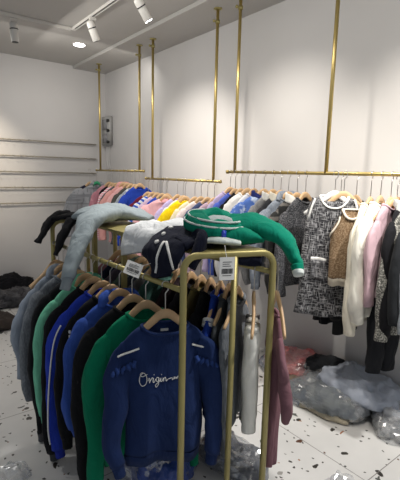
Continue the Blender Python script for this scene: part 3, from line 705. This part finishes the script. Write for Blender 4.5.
# tweed dress turned to face the shop
yd = R(-52)
t, b = garment('tweed_dress', 'sleeveless black and white tweed dress with white edging, facing the shop', 'dress', (2.14, 1.455, 1.516), yd, (.018, .018, .022), sw=.145, L=.885, bw=.158, hw=.195, dp=.045, neck=.08, nd=.07, fold=.016,
               pattern='tweed', col2=(.34, .34, .35), sleeves=(0, 0), collar=(.78, .78, .75), top=-.135, sd=.03, hlabel='white hanger holding the tweed dress', hmat=M_card)
bv = front_bvh(b)
for s in (-1, 1):
    c = .085 if s > 0 else -.07
    decal_strokes('pocket_trim', bv, [[(c-.045, -.505+s*.006), (c, -.512), (c+.045, -.518)]], .010, M_trim, t)
    bm = bmesh.new(); n = 6
    gr = [[bm.verts.new(stick(bv, c-.042+.084*i/n, -.52-.12*j/n, .008)) for i in range(n+1)] for j in range(n+1)]
    for j in range(n):
        for i in range(n): bm.faces.new((gr[j][i], gr[j][i+1], gr[j+1][i+1], gr[j+1][i]))
    po = build('pocket', bm, fabric('pocket_tweed', (.05, .05, .055), 'tweed', (.30, .30, .31)), t)
    md = po.modifiers.new('th', 'SOLIDIFY'); md.thickness = .006
    # white armhole edging
    bm = bmesh.new(); pts = [(s*.11, -.035, -.150), (s*.128, -.045, -.20), (s*.142, -.035, -.26), (s*.150, 0, -.285), (s*.146, .03, -.24)]
    loft(bm, pts, [.008]*5, [.006]*5, (0, 1, .3), 8, 5); build('armhole_trim', bm, M_trim, t)
# brown boucle vest slipped askew on its hanger beside the dress
t, b = garment('boucle_vest', 'short brown boucle vest with pale edging between tweed dress and cream cardigans', 'vest', (2.125, 1.325, 1.475), R(-50), (.15, .095, .052), sw=.066, L=.575, bw=.108, hw=.106, dp=.036, neck=.048, nd=.05, fold=.008,
               pattern='boucle', col2=(.28, .20, .125), sleeves=(0, 0), collar=(.70, .64, .54), hem=(.62, .56, .46), top=-.165, sd=.035, hang=False)
hanger((2.17, 1.415, 1.516), R(-50), 'wooden hanger holding the brown boucle vest, bare left arm over dress', None)
bv = front_bvh(b); M_ve = fabric('trim_700_640_540', (.7, .64, .54))
for s in (-1, 1):
    bm = bmesh.new(); pts = [(s*.064, -.02, -.205), (s*.070, -.030, -.235), (s*.088, -.034, -.27), (s*.106, -.028, -.30), (s*.110, 0, -.32)]
    loft(bm, pts, [.006]*5, [.005]*5, (0, 1, .3), 8, 5); build('armhole_trim', bm, M_ve, t)
decal_strokes('pocket_trim', bv, [[(.02, -.42), (.06, -.418)]], .007, M_trim, t)
# long black trousers near the right edge
trousers('long black trousers hanging low near the right edge of the near rail', (RX+.02, 1.14, 1.516-.02), R(-20), (.012, .013, .016), L=1.13, w=.105, dp=.03, top=-.60, clip=False)

# white garment bag behind the rack
# ---------------------------------------------------------------- clothes draped over the rack
def drape(name, label, cat, pieces, mat, group=None, trims=()):
    """pieces: (part name, pts, half widths, half thickness, ref)"""
    c = sum((Vector(p) for p in pieces[0][1]), Vector())/len(pieces[0][1])
    t = empty(name, c, 0, label, cat, group)
    for k, pc in enumerate(pieces):
        nm, pts, wa, wb, ref = pc[:5]; mt = pc[5] if len(pc) > 5 else mat
        bm = bmesh.new(); SEED[0] += 1
        loft(bm, [Vector(p)-c for p in pts], wa, wb, ref, 20, 6, 2.3, amp=pc[6] if len(pc) > 6 else .012, fs=13, seed=SEED[0]); build(nm, bm, mt, t)
    return t, c
M_greyblue = fabric('grey_blue_fleece', (.33, .385, .41))
drape('grey_sweatshirt', 'pale grey blue sweatshirt draped over the rack, sleeve falling at left', 'sweatshirt', [
    ('body', [(1.25, 2.08, 1.222), (1.18, 2.16, 1.250), (1.09, 2.23, 1.264), (.99, 2.31, 1.254), (.92, 2.38, 1.228)], [.05, .10, .13, .14, .09], [.012, .034, .046, .042, .024], (.75, .65, 0)),
    ('sleeve', [(1.10, 2.20, 1.265), (.96, 2.13, 1.262), (.845, 2.04, 1.225), (.765, 1.96, 1.14), (.70, 1.90, 1.06), (.665, 1.87, .99)], [.07, .085, .082, .07, .060, .048], [.034, .040, .042, .034, .03, .026], (.2, .95, .1)),
    ('cuff', [(.672, 1.875, 1.00), (.655, 1.865, .965), (.645, 1.86, .94)], [.042, .038, .04], [.024, .022, .022], (.2, .95, .1), fabric('grey_rib', (.26, .30, .32)), .002)], M_greyblue)
M_blk = fabric('black_jersey', BLACK)
drape('black_shirt', 'black top draped over the far left corner of the rack', 'top', [
    ('body', [(.80, 2.50, 1.205), (.88, 2.47, 1.222), (.96, 2.42, 1.222), (1.0, 2.36, 1.215)], [.03, .05, .09, .08], [.012, .02, .022, .015], (.1, 1, 0)),
    ('sleeve', [(.93, 2.54, 1.232), (.85, 2.55, 1.222), (.79, 2.52, 1.18), (.745, 2.50, 1.12), (.71, 2.49, 1.07)], [.04, .04, .04, .035, .03], [.016, .018, .018, .018, .014], (.1, 1, .1)),
    ('sleeve', [(.96, 2.40, 1.225), (.88, 2.38, 1.20), (.83, 2.37, 1.14), (.79, 2.36, 1.06), (.77, 2.36, 1.01)], [.05, .05, .045, .038, .03], [.018, .02, .02, .018, .014], (.1, 1, .1))], M_blk)
M_wk = fabric('white_knit', (.74, .76, .78), knit=60)
drape('white_knit_top', 'white knit top heaped on the rack between grey and navy garments', 'knit top', [
    ('body', [(1.20, 1.66, 1.214), (1.12, 1.69, 1.226), (1.03, 1.70, 1.230), (.965, 1.71, 1.208), (.935, 1.71, 1.155), (.925, 1.70, 1.115)], [.09, .135, .145, .14, .13, .12], [.014, .024, .028, .026, .020, .014], (0, 1, 0), M_wk, .02),
    ('sleeve', [(1.24, 1.60, 1.220), (1.16, 1.55, 1.240), (1.08, 1.58, 1.256), (1.0, 1.64, 1.240)], [.035, .05, .055, .045], [.018, .020, .018, .014], (.6, .6, .3))], M_wk)
M_nv = fabric('navy_knit', (.007, .009, .022), knit=70)
t, c = drape('navy_cardigan', 'navy cardigan with white piping and buttons draped over the rack edge', 'cardigan', [
    ('body', [(1.20, 1.36, 1.214), (1.10, 1.38, 1.228), (1.01, 1.40, 1.230), (.945, 1.42, 1.208), (.900, 1.40, 1.165), (.882, 1.385, 1.105), (.878, 1.375, 1.075)], [.10, .14, .15, .145, .125, .09, .05], [.014, .024, .028, .027, .024, .018, .008], (0, 1, 0), M_nv, .018),
    ('sleeve', [(1.06, 1.34, 1.240), (1.01, 1.285, 1.23), (.965, 1.255, 1.185), (.935, 1.25, 1.13)], [.055, .055, .05, .04], [.024, .026, .024, .016], (.7, .6, .1))], M_nv)
def on_body(root, name, P, c, r, mat, off=.004, d=Vector((.62, .66, -.42))):
    bo = [o for o in root.children if o.name.startswith('body')][0]; bv = front_bvh(bo); pts = []
    for q in catmull([Vector(p)-c for p in P], 6):
        h = bv.ray_cast(q-d*.5, d)
        if h[0]: pts.append(h[0]-d*off)
    bm = bmesh.new(); loft(bm, pts, [r]*len(pts), [.004]*len(pts), (0, 1, .3), 8, 1); return build(name, bm, mat, root)
on_body(t, 'piping', [(.945, 1.45, 1.19), (.90, 1.43, 1.14), (.86, 1.40, 1.09)], c, .006, M_trim)
on_body(t, 'piping', [(.945, 1.43, 1.19), (.92, 1.37, 1.15), (.90, 1.32, 1.11)], c, .006, M_trim)
for P in ((.99, 1.50, 1.285), (.935, 1.475, 1.25), (.90, 1.455, 1.21)):
    bo = [o for o in t.children if o.name.startswith('body')][0]; h = front_bvh(bo).find_nearest(Vector(P)-c); d = h[1] if h[1].z > 0 else -h[1]; q = h[0]
    bm = bmesh.new(); loft(bm, [q-d*.002, q+d*.003, q+d*.007], [.010, .011, .007], [.010, .011, .007], (0, 1, 0), 14, 1); build('button', bm, M_card, t)
# green jacket curled into a loop, one sleeve falling over the right corner
M_gr = fabric('green_jersey', (.0, .20, .125)); M_gl = fabric('grey_lining', (.42, .46, .47)); M_st = fabric('pale_stripe', (.62, .68, .66))
GC = Vector((1.135, 1.345, 1.285))
def gl(a, r, dz): return (GC.x+r*math.cos(a)*1.05, GC.y+r*math.sin(a)*.9, GC.z+.018*math.sin(a)+dz)
loop = [gl(R(165-k*26), .092, 0) for k in range(15)]
t, c = drape('green_jacket', 'green jacket with pale stripes curled on top of the rack', 'jacket', [
    ('collar_roll', loop, [.038+.007*math.sin(k*2) for k in range(15)], [.048+.006*math.cos(k) for k in range(15)], (0, 0, 1)),
    ('lining', [(1.20, 1.385, 1.27), (1.15, 1.35, 1.292), (1.10, 1.31, 1.290), (1.06, 1.29, 1.275)], [.05, .06, .055, .04], [.014, .022, .022, .012], (.5, -.8, 0), M_gl, .016),
    ('body', [(1.06, 1.29, 1.235), (1.12, 1.26, 1.245), (1.19, 1.22, 1.245), (1.25, 1.19, 1.23)], [.03, .05, .06, .05], [.022, .03, .032, .02], (.2, .9, 0)),
    ('sleeve', [(1.17, 1.37, 1.285), (1.235, 1.28, 1.29), (1.285, 1.19, 1.272), (1.325, 1.12, 1.22), (1.335, 1.07, 1.155), (1.325, 1.05, 1.125)], [.05, .07, .072, .062, .045, .03], [.026, .034, .036, .034, .028, .02], (.75, .65, .2)),
    ('cuff', [(1.328, 1.055, 1.13), (1.320, 1.04, 1.105)], [.036, .030], [.026, .02], (.75, .65, .2), M_gr, .001),
    ('sleeve_stripe', [(1.318, 1.042, 1.112), (1.314, 1.034, 1.098)], [.033, .031], [.024, .022], (.75, .65, .2), M_st, .001)], M_gr)
for rr_, zz in ((.124, .034), (.139, .012)):
    P = [Vector(gl(R(285-k*7), rr_, zz))-c for k in range(30)]
    bm = bmesh.new(); loft(bm, P, [.0045]*30, [.0045]*30, (0, 0, 1), 6, 1); build('stripe', bm, M_st, t)
# navy garment under the green one along the front crossbar
t, c = drape('navy_shirt', 'navy shirt bunched under the green jacket at the front of the rack', 'shirt', [
    ('body', [(1.20, 1.33, 1.222), (1.20, 1.26, 1.228), (1.215, 1.19, 1.222)], [.05, .06, .03], [.012, .014, .008], (1, .1, 0)),
    ('sleeve', [(.99, 1.30, 1.232), (1.06, 1.235, 1.232), (1.13, 1.19, 1.222)], [.03, .035, .02], [.012, .014, .01], (.3, .8, 0), M_st, .004),
    ('shirt_tail', [(1.10, 1.205, 1.165), (1.16, 1.18, 1.15), (1.22, 1.155, 1.145)], [.02, .026, .022], [.012, .014, .01], (0, 0, 1), M_nv, .006)], fabric('navy_cotton', (.02, .03, .10)))
# price tags
def price_tag(label, p, q, r, string_to):
    p, q, r = Vector(p), Vector(q), Vector(r); u = q-p; v = r-p
    t = empty('price_tag', p, 0, label, 'price tag'); n = u.cross(v).normalized()
    if n.dot(-p+Vector((0, 0, 1.49))) < 0: n = -n
    def quad(bm, a0, a1, b0, b1, off, th=.0006):
        vs = [bm.verts.new(u*a+v*b+n*o) for o in (off, off+th) for a, b in ((a0, b0), (a1, b0), (a1, b1), (a0, b1))]
        bm.faces.new(vs[:4]); bm.faces.new(vs[4:])
        for k in range(4): bm.faces.new((vs[k], vs[(k+1) % 4], vs[4+(k+1) % 4], vs[4+k]))
    bm = bmesh.new(); quad(bm, 0, 1, 0, 1, 0, .001); build('card', bm, M_card, t, False)
    rnd = random.Random(5)
    bm = bmesh.new(); x = .15
    while x < .85:
        wd = rnd.choice((.02, .035, .05)); quad(bm, x, x+wd, .50, .72, .0012); x += wd+rnd.choice((.02, .03))
    build('barcode', bm, M_ink, t, False)
    bm = bmesh.new()
    for k, (a, b) in enumerate(((.2, .8), (.2, .65), (.2, .75))): quad(bm, a, b, .20+k*.09, .225+k*.09, .0012)
    quad(bm, .2, .8, .79, .815, .0012); build('printed_lines', bm, M_ink, t, False)
    bm = bmesh.new(); s = u*.5+v*.06; e = Vector(string_to)-p; tube(bm, [s, (s+e)/2+Vector((0, 0, -.008)), e], .0012, 6, 4); build('string', bm, M_card, t)
price_tag('white price tag hanging in front of the rack top bar', (.985, 1.145, 1.187), (1.043, 1.125, 1.186), (.985, 1.145, 1.098), (1.03, 1.17, 1.225))
price_tag('white price tag tilted across the left hanging bar', (.842, 1.600, 1.112), (.875, 1.520, 1.096), (.808, 1.585, 1.062), (.868, 1.45, 1.12))
bm = bmesh.new(); loft(bm, [(-.01, .02, .004), (.0, 0, 0), (.01, -.02, .002)], [.005]*3, [.005]*3, (1, 0, 0), 8, 3)
o = tag(build('tag_clip', bm, plain('blue_plastic', (.02, .06, .5), .4)), 'small blue plastic clip on the navy cardigan tag string', 'clip'); o.location = (.893, 1.475, 1.13)
bm = bmesh.new(); box(bm, -.012, .012, -.004, .004, -.016, .016, .003)
o = tag(build('tag_seal', bm, plain('blue_plastic', (.02, .06, .5), .4)), 'dark blue seal tag in the loop of the green jacket', 'tag'); o.location = (1.075, 1.228, 1.258)

# ---------------------------------------------------------------- piles on the floor
def bag_mat(name, col, col2, gl=.25):
    if name in MATS: return MATS[name]
    m = fabric(name, col, 'soft', col2, rough=.5)
    b = m.node_tree.nodes['Principled BSDF']; b.inputs['Coat Weight'].default_value = 1; b.inputs['Coat Roughness'].default_value = .12; b.inputs['Roughness'].default_value = .5
    t = m.node_tree
    n = t.nodes.new('ShaderNodeTexNoise'); n.inputs['Scale'].default_value = 20; n.inputs['Distortion'].default_value = 2
    tc = [x for x in t.nodes if x.type == 'TEX_COORD'][0]; t.links.new(tc.outputs['Object'], n.inputs['Vector'])
    bp = t.nodes.new('ShaderNodeBump'); bp.inputs['Strength'].default_value = 1; bp.inputs['Distance'].default_value = .04; t.links.new(n.outputs['Fac'], bp.inputs['Height']); t.links.new(bp.outputs[0], b.inputs['Coat Normal'])
    return m
def heap(name, label, cat, loc, size, rz, mat, amp=.028, fs=7, seed=1, group=None, sleeve=None):
    bm = bmesh.new(); bmesh.ops.create_icosphere(bm, subdivisions=5, radius=1)
    off = Vector((seed*5.1, seed*2.3, 0)); sx, sy, sz = size
    for v in bm.verts:
        p = v.co.copy(); e = .7
        q = Vector((math.copysign(abs(p.x)**e, p.x)*sx, math.copysign(abs(p.y)**e, p.y)*sy, math.copysign(abs(p.z)**.8, p.z)*sz))
        nn = p.normalized(); w_ = Vector((q.x, q.y, q.z*.6))
        def rid(f): return (1-abs(noise.noise((w_+off)*f))*2.4)
        d = noise.noise((w_+off)*fs*.8)*amp*1.7+rid(fs*1.3)*amp*.75+rid(fs*2.6)*amp*.7+rid(fs*5)*amp*.35
        q += Vector((nn.x*.8, nn.y*.8, nn.z if nn.z > 0 else nn.z*.2))*d
        q.z = max(q.z, -sz*.82)
        v.co = q+Vector((0, 0, sz*.82))
    wrap = name in ('bagged_garment', 'plastic_bag')
    o = build(name, bm, mat); o.location = loc; o.rotation_euler = (0, 0, rz); tag(o, label, cat, group)
    if wrap: film(o, size, seed)
    return o
def film_mat():
    if 'film' in MATS: return MATS['film']
    m = bpy.data.materials.new('clear_plastic_film'); m.use_nodes = True; t = m.node_tree; L = t.links.new
    t.nodes.remove(t.nodes['Principled BSDF']); out = t.nodes['Material Output']
    tr = t.nodes.new('ShaderNodeBsdfTransparent'); tr.inputs[0].default_value = (.96, .97, .98, 1)
    g = t.nodes.new('ShaderNodeBsdfGlossy'); g.inputs['Roughness'].default_value = .16; g.inputs[0].default_value = (1, 1, 1, 1)
    df = t.nodes.new('ShaderNodeBsdfDiffuse'); df.inputs[0].default_value = (.8, .8, .8, 1)
    a = t.nodes.new('ShaderNodeMixShader'); a.inputs[0].default_value = .12; L(tr.outputs[0], a.inputs[1]); L(df.outputs[0], a.inputs[2])
    b = t.nodes.new('ShaderNodeMixShader'); b.inputs[0].default_value = .16; L(a.outputs[0], b.inputs[1]); L(g.outputs[0], b.inputs[2]); L(b.outputs[0], out.inputs[0])
    MATS['film'] = m; return m
def film(o, size, seed, name='plastic_wrap'):
    bm = bmesh.new(); bmesh.ops.create_icosphere(bm, subdivisions=4, radius=1); off = Vector((seed*2.7, seed, 3)); sx, sy, sz = size
    for v in bm.verts:
        p = v.co.copy(); q = Vector((math.copysign(abs(p.x)**.6, p.x)*(sx+.018), math.copysign(abs(p.y)**.6, p.y)*(sy+.018), math.copysign(abs(p.z)**.7, p.z)*(sz+.03)))
        d = noise.noise((q+off)*16)*.026+(1-abs(noise.noise((q+off)*30))*3)*.012+noise.noise((q+off)*60)*.008
        q += Vector((p.x*.6, p.y*.6, p.z if p.z > 0 else 0))*d; q.z = max(q.z, -sz*.82+.002); v.co = q+Vector((0, 0, sz*.82))
    return build(name, bm, film_mat(), o, False)
heap('folded_garment', 'dark brown and tan garment at the bottom of the right wall pile', 'folded garment', (2.31, 1.62, 0.0), (.16, .24, .035), R(8), bag_mat('bag_brown', (.16, .125, .09), (.22, .18, .13)), seed=3)
heap('bagged_garment', 'navy and blue garment in a clear bag under the pink one', 'bagged garment', (2.36, 1.93, 0.0), (.14, .17, .04), R(-8), bag_mat('bag_navy', (.05, .07, .13), (.16, .2, .28)), seed=4)
heap('bagged_garment', 'coral pink garment in a clear plastic bag on the floor pile', 'bagged garment', (2.36, 1.86, .07), (.14, .19, .05), R(10), bag_mat('bag_pink', (.85, .20, .20), (.90, .38, .36)), seed=5)
heap('bagged_garment', 'clear bag with slate blue and olive garments in the pile by the wall', 'bagged garment', (2.26, 1.45, 0.02), (.17, .24, .06), R(16), bag_mat('bag_slate', (.14, .16, .19), (.22, .24, .24)), seed=6, amp=.03)
heap('folded_garment', 'black garment lying crumpled against the wall on the pile', 'folded garment', (2.41, 1.60, .10), (.09, .13, .055), R(5), fabric('crumpled_black', (.03, .032, .036)), seed=7)
heap('folded_garment', 'large pale grey blue garment spread over the pile by the wall', 'folded garment', (2.36, 1.32, .085), (.145, .25, .075), R(3), fabric('pale_blue_cotton', (.42, .46, .54)), seed=8, amp=.030, fs=6)
heap('bagged_garment', 'grey garment in a shiny clear bag at the right edge of the pile', 'bagged garment', (2.33, 1.02, 0), (.13, .13, .05), R(30), bag_mat('bag_grey', (.16, .165, .17), (.28, .29, .29)), seed=9, amp=.03)
heap('folded_garment', 'pale grey blue garment slipping off the near end of the pile', 'folded garment', (2.42, 1.10, .085), (.09, .13, .03), R(-14), fabric('pale_grey_cotton', (.34, .36, .40)), seed=11)
# black clothes by the back wall
heap('black_clothes', 'heap of black clothes against the back wall, far left', 'clothes heap', (1.12, 5.22, 0), (.28, .17, .10), R(0), M_blk, seed=12, amp=.04)
heap('black_clothes', 'dark glossy bag of clothes in front of the black heap at far left', 'clothes bag', (1.03, 4.80, 0), (.22, .16, .07), R(10), bag_mat('bag_black', (.015, .015, .02), (.05, .05, .06)), seed=13, amp=.04)
heap('brown_shoe_bag', 'small dark brown bundle on the floor at the left edge', 'bundle', (.80, 4.12, 0), (.10, .12, .06), R(10), fabric('dark_brown', (.05, .04, .035)), seed=14)
# bags beneath the rack
heap('bagged_garment', 'royal blue garment in a clear bag beneath the rack', 'bagged garment', (1.00, 1.58, 0), (.14, .15, .10), R(20), bag_mat('bag_blue', (.015, .04, .20), (.03, .07, .3)), seed=15, amp=.04)
heap('bagged_garment', 'black garment bundle in a bag beneath the rack behind the blue one', 'bagged garment', (.95, 1.95, 0), (.16, .17, .09), R(-10), bag_mat('bag_blk2', (.012, .012, .018), (.05, .05, .06)), seed=16, amp=.04)
heap('plastic_bag', 'crumpled clear plastic bag of grey garments under the right side of the rack', 'plastic bag', (1.34, 1.42, 0), (.09, .17, .045), R(10), bag_mat('bag_clear', (.12, .13, .15), (.22, .23, .25)), seed=17, amp=.035)

for lab, loc, size in (('crumpled empty clear plastic bag on the floor at the lower left', (.40, 1.98, 0), (.06, .05, .004)), ('crumpled empty clear plastic bag on the floor at the bottom right', (1.66, 0.98, 0), (.06, .04, .004))):
    o = film(None, size, 21+loc[0], 'empty_plastic_bag'); o.location = loc; tag(o, lab, 'plastic bag')
heap('bagged_garment', 'small folded denim blue garment in clear film at the pile front', 'bagged garment', (2.14, 1.60, 0.0), (.08, .10, .028), R(30), bag_mat('bag_denim', (.16, .20, .30), (.26, .30, .38)), seed=22)
heap('folded_garment', 'cream and tan garment edge sticking out under the floor pile', 'folded garment', (2.15, 1.42, 0.0), (.07, .17, .018), R(12), bag_mat('bag_cream', (.50, .44, .32), (.32, .28, .2)), seed=23, amp=.018)
heap('bagged_garment', 'white and grey garment in film slipping over the near pile end', 'bagged garment', (2.40, 1.02, .09), (.10, .12, .03), R(20), bag_mat('bag_white', (.55, .56, .58), (.32, .34, .36)), seed=24)
